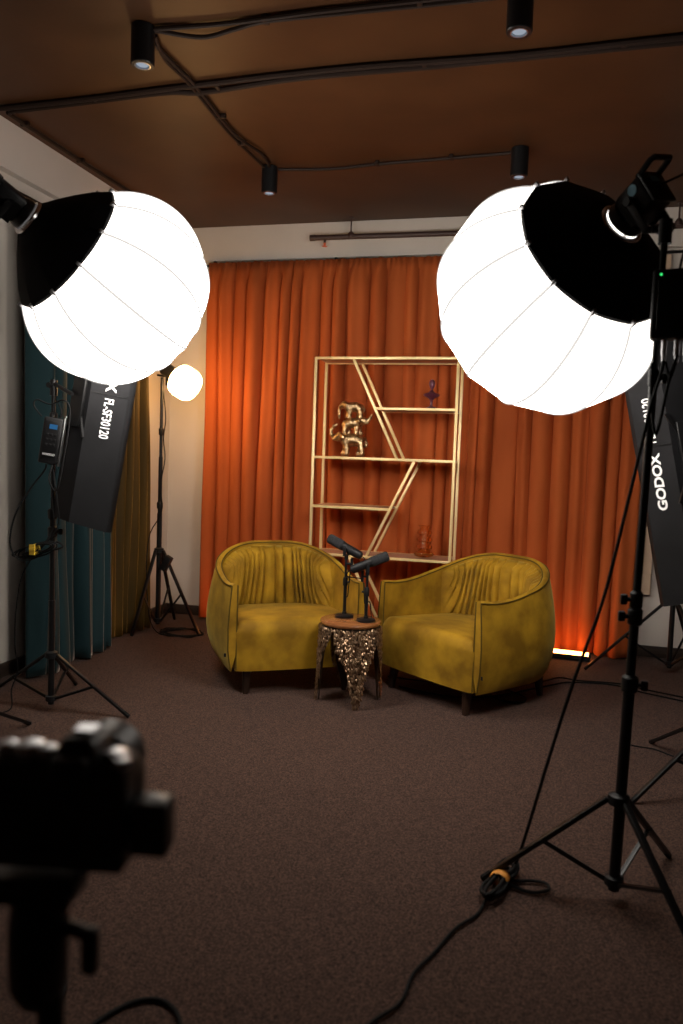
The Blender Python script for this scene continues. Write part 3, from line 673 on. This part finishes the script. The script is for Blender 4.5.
# ------------------------------------------------------------------ lantern softboxes with heads
def lantern(label, hlabel, c, ax, Rb, seed, head_roll, handle=True, ntext=True, mountz=.92):
    c = Vector(c); ax = Vector(ax).normalized()                          # ax points from head to front of the ball
    F = frame(-ax, (0, 0, 1)) @ Matrix.Rotation(seed, 3, 'Z'); T4 = Matrix.Translation(c) @ F.to_4x4()   # local +z towards the head
    t = thing('lantern_softbox', label, 'lantern softbox', c); NR = 12; O4 = Matrix.Translation(-c) @ T4
    a_open = R(43.5); CZ = .857
    def rr(th_, ph): # scalloped: lower between ribs
        k = abs(((ph / (2 * PI) * NR) % 1) - .5) * 2; return Rb * (1 - .028 * (1 - k ** 2) * math.sin(th_) ** .7)
    b = MB(); b.M = O4; nth, nph = 40, NR * 10; vs = []; fs = []
    for i in range(nth + 1):
        th_ = a_open + (PI - a_open) * i / nth
        for j in range(nph):
            p = 2 * PI * j / nph; r = rr(th_, p); vs.append((r * math.sin(th_) * math.cos(p), r * math.sin(th_) * math.sin(p), CZ * r * math.cos(th_)))
    for i in range(nth):
        for j in range(nph): fs.append((i * nph + j, i * nph + (j + 1) % nph, (i + 1) * nph + (j + 1) % nph, (i + 1) * nph + j))
    b.add(vs, fs); df = b.build('diffuser', lantern_glow(ax), t, angle=80)
    b = MB(); b.M = O4
    for k in range(NR):
        p = 2 * PI * (k) / NR; pts = []
        for i in range(40):
            th_ = a_open + (PI - a_open) * i / 40; r = rr(th_, p) - .0026; pts.append((r * math.sin(th_) * math.cos(p), r * math.sin(th_) * math.sin(p), CZ * r * math.cos(th_)))
        b.tube(pts, .0062, 6, smooth=False)
    b.build('seam', M['seam'], df)
    # skirt: flat panels from the ball opening to the mount ring
    b = MB(); b.M = O4; zr = CZ * Rb * math.cos(a_open); r1 = Rb * math.sin(a_open) * 1.012; zm = Rb * mountz; r2 = .069
    rings = []
    for q in (-.06, 0, .25, .5, .75, 1):
        row = []
        for j in range(NR * 4):
            p = 2 * PI * j / (NR * 4); k = abs(((j / 4) % 1) - .5) * 2
            if q < 0: r, z_ = r1 * 1.008, zr - .022
            else: r = r1 + (r2 - r1) * (q ** 1.2); z_ = zr + (zm - zr) * q
            r *= 1 - .030 * (1 - k ** 2) * (1 - max(q, 0))
            row.append((r * math.cos(p), r * math.sin(p), z_))
        rings.append(row)
    m_ = NR * 4; vs = [p for row in rings for p in row]; fs = [(i * m_ + j, i * m_ + (j + 1) % m_, (i + 1) * m_ + (j + 1) % m_, (i + 1) * m_ + j) for i in range(len(rings) - 1) for j in range(m_)]
    b.add(vs, fs); sk = b.build('skirt', M['skirt'], t, angle=12); md = sk.modifiers.new('thickness', 'SOLIDIFY'); md.thickness = .003; md.offset = 1
    for k in range(NR):
        b = MB(); b.M = O4; p = 2 * PI * k / NR; rad = Vector((math.cos(p), math.sin(p), 0)); q = rad * (r1 + .004) + Vector((0, 0, zr + .001))
        b.box(q, (.012, .018, .022), frame(Vector((0, 0, 1)), rad), bev=.003); b.build('clip', M['steel'], t)
    # mount ring
    b = MB(); b.M = O4; b.lathe([(.066, zm - .006), (.075, zm - .004), (.077, zm + .008), (.071, zm + .013), (.062, zm + .013), (.060, zm - .006)], n=48, closed=True); b.build('mount_ring', M['chrome'], t)
    # faint print on the skirt
    if ntext:
        b = None
    # light head
    hc = c + (-ax) * (Rb * mountz + .018); h = thing('studio_light', hlabel, 'studio light', hc)
    Fh = frame(-ax, (0, 0, 1)) @ Matrix.Rotation(head_roll, 3, 'Z'); Mh = Fh.to_4x4()
    b = MB(); b.M = Mh; b.lathe([(.0001, 0), (.062, 0), (.064, .012), (.058, .030), (.0001, .030)], n=36); b.build('front_collar', M['black'], h)
    b = MB(); b.M = Mh; b.box((0, 0, .085), (.096, .108, .115), bev=.014); bd = b.build('head_housing', M['plastic'], h)
    for s_ in (-1, 1):
        b = MB(); b.M = Mh; b.box((s_ * .0480, -.02, .065), (.002, .085, .050))
        for k in range(7): b.box((s_ * .0495, -.02, .045 + k * .0066), (.003, .085, .0036))
        b.build('cooling_grille', M['black'], bd)
    for s_ in ((-1, 1) if seed > R(4) else ()):
        b = MB(); b.M = Mh; b.lathe([(.0001, 0), (.017, 0), (.017, .003), (.0001, .003)], (s_ * .048, .026, .105), (s_, 0, 0), n=28); b.build('badge', M['cyan'], bd)
    b = MB(); b.M = Mh
    b.box((0, .0, .147), (.098, .112, .012), bev=.004); b.build('rear_panel', M['black'], bd)
    b = MB(); b.M = Mh; b.box((.0, .025, .1545), (.034, .018, .002)); b.build('display', M['cyan'], bd)
    if handle:
        b = MB(); b.M = Mh; b.tube([(-.040, .048, .135), (-.040, .056, .195), (-.036, .056, .206), (.036, .056, .206), (.040, .056, .195), (.040, .048, .135)], .0095, 8, smooth=False)
        b.build('handle', M['plastic'], h)
    # yoke
    b = MB(); b.M = Mh
    for s_ in (-1, 1): b.box((s_ * .062, -.05, .085), (.007, .12, .026), bev=.002)
    b.box((0, -.11, .085), (.13, .007, .026), bev=.002); b.cyl((-.075, 0, .085), (.075, 0, .085), .013); b.build('yoke', M['black'], h)
    return t, h, hc, Mh, T4
RB = .425; AXR = (-.545, .688, -.480)
tR, hR, hcR, MhR, T4R = lantern('large white glowing lantern softbox with black skirt, on the right', 'black studio light head behind the right lantern, with carry handle and blue badge', (.004, 2.921, 1.947), AXR, RB, R(6), R(12), mountz=.88)
tL, hL, hcL, MhL, T4L = lantern('large white glowing lantern softbox with black skirt, on the left', 'black studio light head behind the left lantern, cut by the left edge', (-1.823, 3.039, 2.045), (.46, .745, -.49), RB, R(3), R(-30), mountz=1.03)
# necks from heads to stands
def neck(parent_label, name, p, q, h):
    pass
def arm_between(h, hc, Mh, top):
    y = Mh @ Vector((0, -.11, .085)); b = MB(); top = Vector(top) - hc
    b.tube([y, (y + top) * .5 + Vector((0, 0, .0)), top], .014, 10, smooth=False); b.cyl(top + Vector((0, 0, -.05)), top + Vector((0, 0, .02)), .019)
    b.cyl((y + top) * .5 - Vector((.03, 0, 0)), (y + top) * .5 + Vector((.03, 0, 0)), .012)
    b.build('swivel_bracket', M['black'], h)
arm_between(hR, hcR, MhR, (SR[0] + .031, SR[1], 2.06))
arm_between(hL, hcL, MhL, (SO[0], SO[1], 2.23))

# ------------------------------------------------------------------ strip softboxes
def strip(label, cpos, N, tiltv, L, tflip, text_side, group='black strip softboxes'):
    # N: direction the diffuser faces; tiltv: direction of the long axis (upwards)
    c = Vector(cpos); z = Vector(tiltv).normalized(); N = Vector(N); N = (N - z * N.dot(z)).normalized(); s = N.cross(z)   # s sideways
    Fm = Matrix((s, N, z)).transposed().to_4x4(); t = thing('strip_softbox', label, 'strip softbox', c)
    wf, wb, lf, lb, dp = .29, .15, L, L - .06, .165     # front & back widths, lengths, depth
    def fr(w, l, y, k=1): return [Vector((-w / 2, y, -l / 2)), Vector((w / 2, y, -l / 2)), Vector((w / 2, y, l / 2)), Vector((-w / 2, y, l / 2))]
    A = fr(wb, lb, -dp * .5); B = fr(wf, lf, dp * .5); Cc = fr(wf, lf, dp * .5 + .035)
    b = MB(); b.M = Fm; b.add(A + B + Cc, [(0, 1, 2, 3)] + [(i, (i + 1) % 4, 4 + (i + 1) % 4, 4 + i) for i in range(4)] + [(4 + i, 4 + (i + 1) % 4, 8 + (i + 1) % 4, 8 + i) for i in range(4)]); sh = b.build('shell', M['fabric'], t, angle=10)
    md = sh.modifiers.new('thickness', 'SOLIDIFY'); md.thickness = .004; md.offset = 1
    b = MB(); b.M = Fm; b.box((0, dp * .5 + .02, 0), (wf - .01, .004, lf - .01)); b.build('front_diffuser', M['cloth_white'], t)
    # side panel frame for text: panel between A and B edges on side text_side
    sd = text_side; a0 = Vector((sd * wb / 2, -dp * .5, 0)); b0 = Vector((sd * wf / 2, dp * .5, 0)); mid = (a0 + b0) / 2; e = (b0 - a0).normalized(); nr = Vector((sd * e.y, -sd * e.x, 0)); nr = nr if nr.x * sd > 0 else -nr
    zz = Vector((0, 0, 1))
    # text x axis along -z (reads downward) or +z
    tx = -zz if tflip > 0 else zz; ty = nr.cross(tx)
    def TM(zp, off=.0): return Fm @ Matrix.Translation(mid + nr * .0068 + zz * zp + e * off) @ Matrix((tx, ty, nr)).transposed().to_4x4()
    # seam
    b = MB(); b.M = Fm; zs = (.672 if tflip > 0 else .715) - L / 2
    b.box(mid + nr * .004 + zz * zs, (.004, (b0 - a0).length, .004), Matrix((nr, e, zz)).transposed()); b.build('seam', M['black'], sh)
    if tflip > 0: z_small, z_big = .555 - L / 2, .812 - L / 2
    else: z_small, z_big = .825 - L / 2, .555 - L / 2
    lettering('FL-SF30120', .062, M['white'], sh, TM(z_small), squeeze=.68, bold=.012)
    lettering('GODOX', .068, M['white'], sh, TM(z_big), squeeze=.95, bold=.030)
    b = MB(); b.M = Fm; b.box((0, -dp * .5 - .012, 0), (.10, .02, .30), bev=.004)
    for q in (-1, 1):
        b.box((0, -dp * .5 - .010, 0), (.012, .012, .42), Matrix.Rotation(q * R(24), 3, 'Y'))
    b.build('mounting_bracket', M['black'], t)
    return t, Fm
sl_c = Vector((-2.150, 3.40, 1.600)); tl, Fl = strip('black strip softbox with white print, leaning behind the left lantern', sl_c, (.42, .91, 0), (.155, .03, 1), 1.28, 1, 1)
sr_c = Vector((.590, 3.61, 1.41)); tr, Fr = strip('black strip softbox with white print, at the right edge behind the stand', sr_c, (-.32, .95, 0), (-.22, -.02, 1), 1.30, -1, -1)
def link_arm(t, c, Fm, top):
    p = Fm @ Vector((0, -.13, 0)); q = Vector(top) - c; b = MB(); b.tube([p, q + Vector((0, 0, .01)), q], .010, 10, smooth=False)
    b.cyl(q + Vector((0, 0, -.05)), q + Vector((0, 0, .028)), .018); b.cyl(q + Vector((-.01, -.03, 0)), q + Vector((-.01, .03, 0)), .013)
    b.build('mounting_arm', M['black'], t)
link_arm(tl, sl_c, Fl, (SL[0], SL[1], 1.66)); link_arm(tr, sr_c, Fr, (S3[0], S3[1], 1.62))

# ------------------------------------------------------------------ small warm lamp on the corner stand
t = thing('studio_light', 'small warm glowing studio lamp on the corner stand beside the olive curtain', 'studio light', (-2.655, 5.165, 1.925))
ax = Vector((.86, -.10, -.48)).normalized(); Mw = frame(ax).to_4x4()
b = MB(); b.M = Mw; b.lathe([(.0001, -.07), (.036, -.07), (.042, -.062), (.042, .045), (.050, .050), (.050, .062), (.0001, .062)], n=28); b.box((0, .045, -.02), (.03, .02, .09), bev=.004); b.build('head_housing', M['plastic'], t)
b = MB(); b.M = Mw; b.lathe([(.045, .055), (.088, .066), (.112, .085), (.120, .115), (.118, .185), (.104, .218), (.06, .232), (.0001, .236)], n=40); b.build('diffuser_dome', M['warmglow'], t, angle=70)
b = MB(); b.box((-.045, .055, -.04), (.03, .03, .09), bev=.005); b.tube([(-.045, .055, -.03), (-.03, .03, 0), (0, 0, -.02)], .012, 8, smooth=False); b.cyl((-.12, .03, -.01), (-.04, .05, -.02), .008); b.build('tilt_bracket', M['black'], t)
# power brick on leg and the tangle of cable at the stand foot
b = MB(); b.box((-2.672, 5.192, .520), (.055, .045, .12), Matrix.Rotation(R(28), 3, 'Y') @ Matrix.Identity(3), bev=.006)
tag(b.build('power_adapter', M['plastic'], loc=(-2.672, 5.192, .520)), 'black power adapter clipped to the leg of the corner stand', 'power adapter')
b = MB(); rnd = random.Random(4); b.tube([(SB[0] + .02, SB[1] - .018, 1.80), (SB[0] + .045, SB[1] - .02, 1.6), (SB[0] + .03, SB[1] - .02, 1.45), (SB[0] + .05, SB[1] - .03, 1.3), (SB[0] + .02, SB[1] - .03, 1.1), (SB[0] + .03, SB[1] - .03, .9), (SB[0] - .06, SB[1] - .05, .7), (SB[0] - .05, SB[1] - .08, .3), (SB[0] + .05, SB[1] - .1, .01)] + [(SB[0] + .22 + .17 * math.cos(k * 1.9 + rnd.uniform(-.3, .3)), SB[1] - .04 + .12 * math.sin(k * 1.9), .008 + .006 * (k % 3)) for k in range(16)], .0042, 6)
tag(b.build('power_cable', M['rubber'], loc=(SB[0], SB[1], 0)), 'thin black cable down the corner stand, tangled on the carpet at its foot', 'cable')

# ------------------------------------------------------------------ power controllers
def controller(label, c, size, face, tilt, screen=True, brand=True):
    c = Vector(c); t = thing('power_controller', label, 'power controller', c); F = frame((0, 0, 1), face) @ Matrix.Rotation(tilt, 3, 'Y')
    # local: -? build with y toward viewer
    f = Vector((*face, 0)).normalized() if len(face) == 2 else Vector(face).normalized(); x = Vector((0, 0, 1)).cross(f) ; Fm = Matrix((x, f, Vector((0, 0, 1)))).transposed().to_4x4() @ Matrix.Rotation(tilt, 4, 'Y')
    w_, d_, h_ = size; b = MB(); b.M = Fm; b.box((0, 0, 0), size, bev=.010); bd = b.build('case', M['plastic'], t)
    b = MB(); b.M = Fm; b.box((0, d_ / 2 + .001, h_ * .02), (w_ * .74, .004, h_ * .80), bev=.0015); b.build('front_panel', M['black'], bd)
    if screen:
        b = MB(); b.M = Fm; b.box((0.004, d_ / 2 + .0035, h_ * .30), (w_ * .40, .002, h_ * .10)); b.build('screen', M['screen'], bd)
        b = MB(); b.M = Fm
        for k in range(3):
            for j in range(3): b.box(((j - 1) * w_ * .2, d_ / 2 + .0035, h_ * (.13 - .11 * k)), (w_ * .12, .003, h_ * .05), bev=.001)
        b.build('buttons', M['plastic'], bd)
    if brand:
        lettering('GODOX', .0145, M['white'], bd, Fm @ Matrix.Translation((0, d_ / 2 + .0045, -h_ * .30)) @ Matrix((Vector((-1, 0, 0)), Vector((0, 0, 1)), Vector((0, 1, 0)))).transposed().to_4x4(), squeeze=1.05)
    return t, Fm
cl, Fcl = controller('black power controller with blue screen hanging on the left strip stand', (-2.300, 3.26, 1.385), (.090, .05, .225), Vector((.45, -.9, 0)), R(8))
for sx in (-.038, .038):
    pass
b = MB(); b.M = Fcl; b.box((.050, 0, 0), (.006, .052, .235), bev=.002); b.cyl((.052, .01, .118), (.052, .01, .13), .006); b.build('side_rail', M['steel'], cl)
b = MB(); b.tube([Fcl @ Vector((.02, -.02, .11)), Fcl @ Vector((.02, -.03, .15)), Vector((-.03, .08, .2))], .004, 6); b.build('hanging_strap', M['rubber'], cl)
cr_, Fcr = controller('black power controller box with green light hanging on the right lantern stand', (.352, 2.435, 1.828), (.125, .062, .20), Vector((-.13, -.99, 0)), R(0), screen=False, brand=False)
b = MB(); b.M = Fcr; b.lathe([(.0001, 0), (.0035, 0), (.0035, .002), (.0001, .002)], (-.040, .034, .082), (0, 1, 0), n=12); b.build('indicator_light', M['led'], cr_)
b = MB(); b.M = Fcr
for x in (-.02, .015, .04): b.cyl((x, 0, -.10), (x, 0, -.145), .008); b.cyl((x, 0, -.13), (x, 0, -.165), .006)
b.build('connectors', M['steel'], cr_)
b = MB(); b.M = Fcr; b.cyl((.04, -.03, .05), (.06, -.045, .05), .01); b.box((.062, -.03, .03), (.02, .03, .05), bev=.004); b.build('hook', M['black'], cr_)

# ------------------------------------------------------------------ hanging and floor cables
def cable(name, label, pts, r=.0045, m='rubber', tie=None):
    loc = pts[-1]; b = MB(); b.tube(pts, r, 8)
    o = b.build(name, M[m], loc=loc); return tag(o, label, 'cable')
cable('head_cable', 'thin black cable from the right lantern head down to its controller box', [Vector(hcR) + MhR @ Vector((0, 0, .15)), (.44, 2.43, 2.22), (.405, 2.44, 2.10), (.375, 2.45, 2.0), (.36, 2.44, 1.925)], .0035)
cable('controller_cable', 'grey looping cable hanging under the right controller box', [(.338, 2.435, 1.665), (.352, 2.42, 1.62), (.365, 2.41, 1.68), (.345, 2.40, 1.60), (.32, 2.40, 1.45), (.302, 2.41, 1.56), (.30, 2.42, 1.66)], .0045)
# long cable to the coil on the carpet
knot = Vector((-.058, 2.43, 0))
pts = [(.332, 2.435, 1.665), (.322, 2.40, 1.62), (.302, 2.40, 1.54), (.285, 2.40, 1.435), (.245, 2.40, 1.194), (.20, 2.39, .953), (.13, 2.39, .70), (.07, 2.39, .45), (.022, 2.42, .22), (-.005, 2.50, .07), (-.02, 2.52, .022), (-.03, 2.48, .012), (-.055, 2.40, .012), (-.09, 2.34, .010), (-.115, 2.24, .008), (-.17, 2.15, .008), (-.215, 2.02, .008), (-.255, 1.92, .008), (-.27, 1.80, .008), (-.33, 1.70, .008), (-.38, 1.5, .008)]
t = thing('power_cable', 'black cable from the right controller to the carpet, coiled and tied with an orange strap', 'cable', (knot.x, knot.y, 0))
b = MB(); b.tube([Vector(p) - knot for p in pts], .0052, 8); b.build('cable_run', M['rubber'], t)
b = MB()
u = Vector((.30, 1, 0)).normalized(); s_ = Vector((u.y, -u.x, 0))
for k in range(4):
    l = .105 + .010 * k; wv = .014 + .006 * (k % 3); z = .012 + .009 * k
    pp = []
    for q in range(12):
        a = 2 * PI * q / 12; xx = math.cos(a); pp.append(u * (l * xx) + s_ * (wv * math.sin(a) * (1 + .9 * abs(xx)) + .004 * (k - 2)) + Vector((0, 0, z + .004 * math.sin(a * 2 + k))))
    b.tube(pp, .0055, 8, closed=True, sub=3)
b.tube([(0.0, .01, .03), (.05, .03, .012), (.10, .05, .010), (.145, .045, .010), (.150, .01, .010), (.10, -.02, .010), (.04, -.005, .012), (-.0, .0, .03)], .0055, 8)
b.build('cable_coil', M['rubber'], t)
b = MB(); prof = [(.028 + .003 * math.cos(a), .014 * math.sin(a)) for a in [2 * PI * i / 8 for i in range(8)]]
b.M = Matrix.Translation((0, 0, .028)) @ Matrix.Rotation(math.atan2(u.y, u.x), 4, 'Z') @ Matrix.Rotation(R(90), 4, 'Y') @ Matrix.Diagonal((.8, 1, 1.3, 1)); b.lathe(prof, n=24, closed=True); b.build('cable_tie', M['tie'], t)
# cables on the left stand
t = thing('power_cable', 'black cable looping from the left controller, bundled with a yellow strap', 'cable', (-2.42, 3.34, .80))
o_ = Vector((-2.42, 3.34, .80))
b = MB(); b.tube([Vector(p) - o_ for p in [(-2.325, 3.255, 1.27), (-2.33, 3.25, 1.24), (-2.40, 3.24, 1.15), (-2.47, 3.22, 1.02), (-2.50, 3.22, .88), (-2.47, 3.24, .80), (-2.40, 3.26, .80), (-2.33, 3.28, .85), (-2.28, 3.28, .89), (-2.24, 3.27, .87), (-2.30, 3.26, .85), (-2.40, 3.25, .84), (-2.45, 3.25, .82), (-2.38, 3.28, .85), (-2.33, 3.32, .95), (-2.35, 3.335, 1.1)]], .0045, 8); b.build('cable_run', M['rubber'], t)
b = MB()
for k in range(3): b.tube([Vector((.02 + .11 * math.cos(a) + .01 * k, -.09 + .01 * k, .045 + (.022 + .006 * k) * math.sin(a) + .03 * math.cos(a))) for a in [2 * PI * i / 10 for i in range(10)]], .0040, 6, closed=True, sub=3)
b.build('cable_coil', M['rubber'], t)
b = MB(); b.lathe([(.022, -.012), (.026, -.014), (.026, .014), (.022, .012)], (.035, -.085, .05), (1, 0, .25), n=12, closed=True); b.box((.035, -.105, .05), (.03, .006, .05)); b.build('cable_tie', M['yellow_tie'], t)
cable('controller_cable', 'thin black cable arching over the left controller to its softbox bracket', [(-2.34, 3.24, 1.50), (-2.37, 3.22, 1.55), (-2.36, 3.23, 1.58), (-2.30, 3.25, 1.56), (-2.22, 3.24, 1.58), (-2.185, 3.24, 1.52), (-2.19, 3.20, 1.30), (-2.22, 3.19, 1.15), (-2.27, 3.20, 1.20), (-2.285, 3.25, 1.265)], .0035)
cable('controller_cable', 'thin black cable trailing down the left strip stand to the carpet', [(-2.30, 3.27, 1.26), (-2.26, 3.25, 1.10), (-2.29, 3.29, .95), (-2.45, 3.27, .75), (-2.50, 3.27, .55), (-2.53, 3.30, .35), (-2.56, 3.36, .2), (-2.58, 3.34, .10), (-2.56, 3.30, .008), (-2.66, 3.2, .006)], .0035)
# cables lying on the carpet
cable('floor_cable', 'black cable running over the carpet from the right armchair to the right', [(-.85, 4.62, .006), (-.6, 4.60, .006), (-.35, 4.58, .006), (.05, 4.85, .006), (.18, 5.0, .006), (.30, 4.98, .006), (.55, 5.0, .006), (.75, 4.90, .006), (1.2, 4.72, .006)], .005)
cable('floor_cable', 'second black cable beside the first, right of the right armchair', [(-.75, 4.44, .006), (-.45, 4.36, .006), (-.2, 4.45, .006), (.12, 4.80, .006), (.25, 4.92, .006), (.50, 4.96, .006), (.70, 4.84, .006), (1.2, 4.62, .006)], .005)
cable('floor_cable', 'loop of black cable on the carpet under the right armchair side', [(-.25, 4.62, .006), (-.12, 4.60, .006), (-.02, 4.50, .006), (-.03, 4.40, .006), (-.12, 4.38, .006), (-.20, 4.44, .006), (-.22, 4.52, .012)], .005)
cable('floor_cable', 'thin black cable looping near the feet of the right edge stand', [(.55, 4.35, .005), (.50, 4.15, .005), (.47, 4.0, .005), (.50, 3.90, .005), (.60, 3.88, .005), (.70, 3.80, .005), (.9, 3.75, .005)], .0035)
cable('floor_cable', 'black cable arc on the dark carpet at the bottom edge beside the tripod', [(-.97, 1.45, .007), (-.93, 1.56, .007), (-.88, 1.625, .007), (-.82, 1.635, .007), (-.76, 1.59, .007), (-.72, 1.50, .007), (-.71, 1.40, .007)], .006)
cable('floor_cable', 'black cable on the carpet at the bottom left corner behind the tripod', [(-1.22, 1.78, .007), (-1.12, 1.66, .007), (-1.07, 1.58, .007), (-1.06, 1.48, .007), (-1.08, 1.35, .007)], .006)

# ------------------------------------------------------------------ floor tube lights
def tube_light(label, p0, p1):
    p0 = Vector((*p0, 0)); p1 = Vector((*p1, 0)); c = (p0 + p1) / 2; d = (p1 - p0); L_ = d.length
    t = thing('tube_light', label, 'tube light', c, math.atan2(d.y, d.x), 'glowing tube lights on the carpet'); r = .020
    b = MB(); b.cyl((-L_ / 2, 0, .040), (L_ / 2, 0, .040), r, n=24); b.build('glowing_tube', M['tubeglow'], t)
    b = MB(); b.box((0, -.001, .0125), (L_ + .02, .050, .023), bev=.005); b.box((0, -.0235, .020), (L_ + .02, .004, .036), bev=.001)
    b.build('housing', M['plastic'], t)
    for s_ in (-1, 1):
        b = MB(); b.cyl((s_ * (L_ / 2), 0, .040), (s_ * (L_ / 2 + .016), 0, .040), r * 1.05, n=20); b.build('end_cap', M['plastic'], t)
tube_light('glowing orange tube light on the carpet beside the right armchair', (-.30, 5.60), (.39, 5.53))
tube_light('glowing tube light on the carpet mostly hidden behind the left armchair', (-2.40, 5.50), (-1.75, 5.60))

# ------------------------------------------------------------------ foreground camera on tripod
CP = Vector((-.468, .680, 0))
t = thing('photo_camera', 'black photo camera in the near left corner, seen from behind, out of focus', 'camera', (CP.x, CP.y, .912)); yaw = R(10)
Mc = Matrix.Rotation(yaw, 4, 'Z')
def B_(): b = MB(); b.M = Mc; return b
b = B_(); b.box((.005, 0, .066), (.150, .060, .112), bev=.010); b.box((.066, .022, .060), (.030, .045, .104), bev=.012); bd = b.build('camera_body', M['camgrip'], t)
b = B_(); b.box((.030, -.006, .132), (.050, .066, .034), bev=.009, taper=.72); b.box((.030, -.042, .126), (.036, .014, .022), bev=.005); b.build('viewfinder', M['camgrip'], bd)
b = B_(); b.box((.030, .0, .1505), (.020, .020, .004)); b.build('hot_shoe', M['steel'], bd)
b = B_(); b.box((-.012, -.0315, .062), (.090, .004, .066), bev=.0015); b.build('rear_screen', M['black'], bd)
for (x, y, r, h_) in ((.064, -.004, .012, .010), (.074, -.018, .009, .008), (-.008, -.008, .011, .012), (-.028, -.006, .015, .014), (-.052, -.004, .011, .012)):
    b = B_(); b.lathe([(r, 0), (r * 1.05, h_ * .3), (r, h_ * .9), (r * .8, h_), (.0001, h_)], (x, y, .121), n=20); b.build('dial', M['steel'], bd)
b = B_(); b.box((.101, .0, .054), (.038, .034, .056), bev=.004); b.box((.079, 0, .060), (.02, .03, .03)); b.build('side_module', M['camgrip'], t)
b = B_(); b.lathe([(.0001, 0), (.038, 0), (.040, .01), (.040, .050), (.036, .054), (.036, .075), (.040, .080), (.042, .120), (.038, .122), (.036, .112), (.0001, .105)], (.0, .030, .066), (0, 1, 0), n=40); ln = b.build('lens', M['camgrip'], t)
t = thing('camera_tripod', 'black camera tripod under the out of focus camera in the near left corner', 'tripod', (CP.x, CP.y, 0))
b = MB(); b.M = Mc; b.box((-.02, 0, .905), (.100, .060, .013), bev=.003); b.box((-.02, 0, .890), (.085, .055, .018), bev=.003); b.lathe([(.020, .765), (.030, .785), (.031, .850), (.028, .875), (.020, .883)], (-.020, 0, 0), n=28); hd = b.build('tripod_head', M['black'], t)
b = MB(); b.M = Mc; b.cyl((.012, 0, .848), (.034, -.004, .845), .008); b.box((.038, -.005, .828), (.017, .014, .050), bev=.004); b.build('lever', M['plastic'], hd)
b = MB(); b.cyl((0, 0, .56), (-.008, 0, .78), .014); b.build('centre_column', M['black'], t)
b = MB(); b.lathe([(.016, .60), (.034, .605), (.038, .635), (.030, .66), (.016, .665)], n=24); b.build('collar', M['plastic'], t)
for k in range(3):
    a = R(200 + 120 * k); d = Vector((math.cos(a), math.sin(a), 0)); p = d * .034 + Vector((0, 0, .625)); q = d * .32 + Vector((0, 0, .012)); m_ = p.lerp(q, .5)
    b = MB(); b.cyl(p, m_, .013); b.cyl(m_, q, .0095); lg = b.build('leg', M['black'], t)
    b = MB(); b.cyl(m_ - (q - p).normalized() * .02, m_ + (q - p).normalized() * .02, .016); b.build('leg_lock', M['plastic'], lg)
    b = MB(); b.cyl(q + (p - q).normalized() * .02, q - Vector((0, 0, .011)), .012); b.build('rubber_foot', M['rubber'], lg)
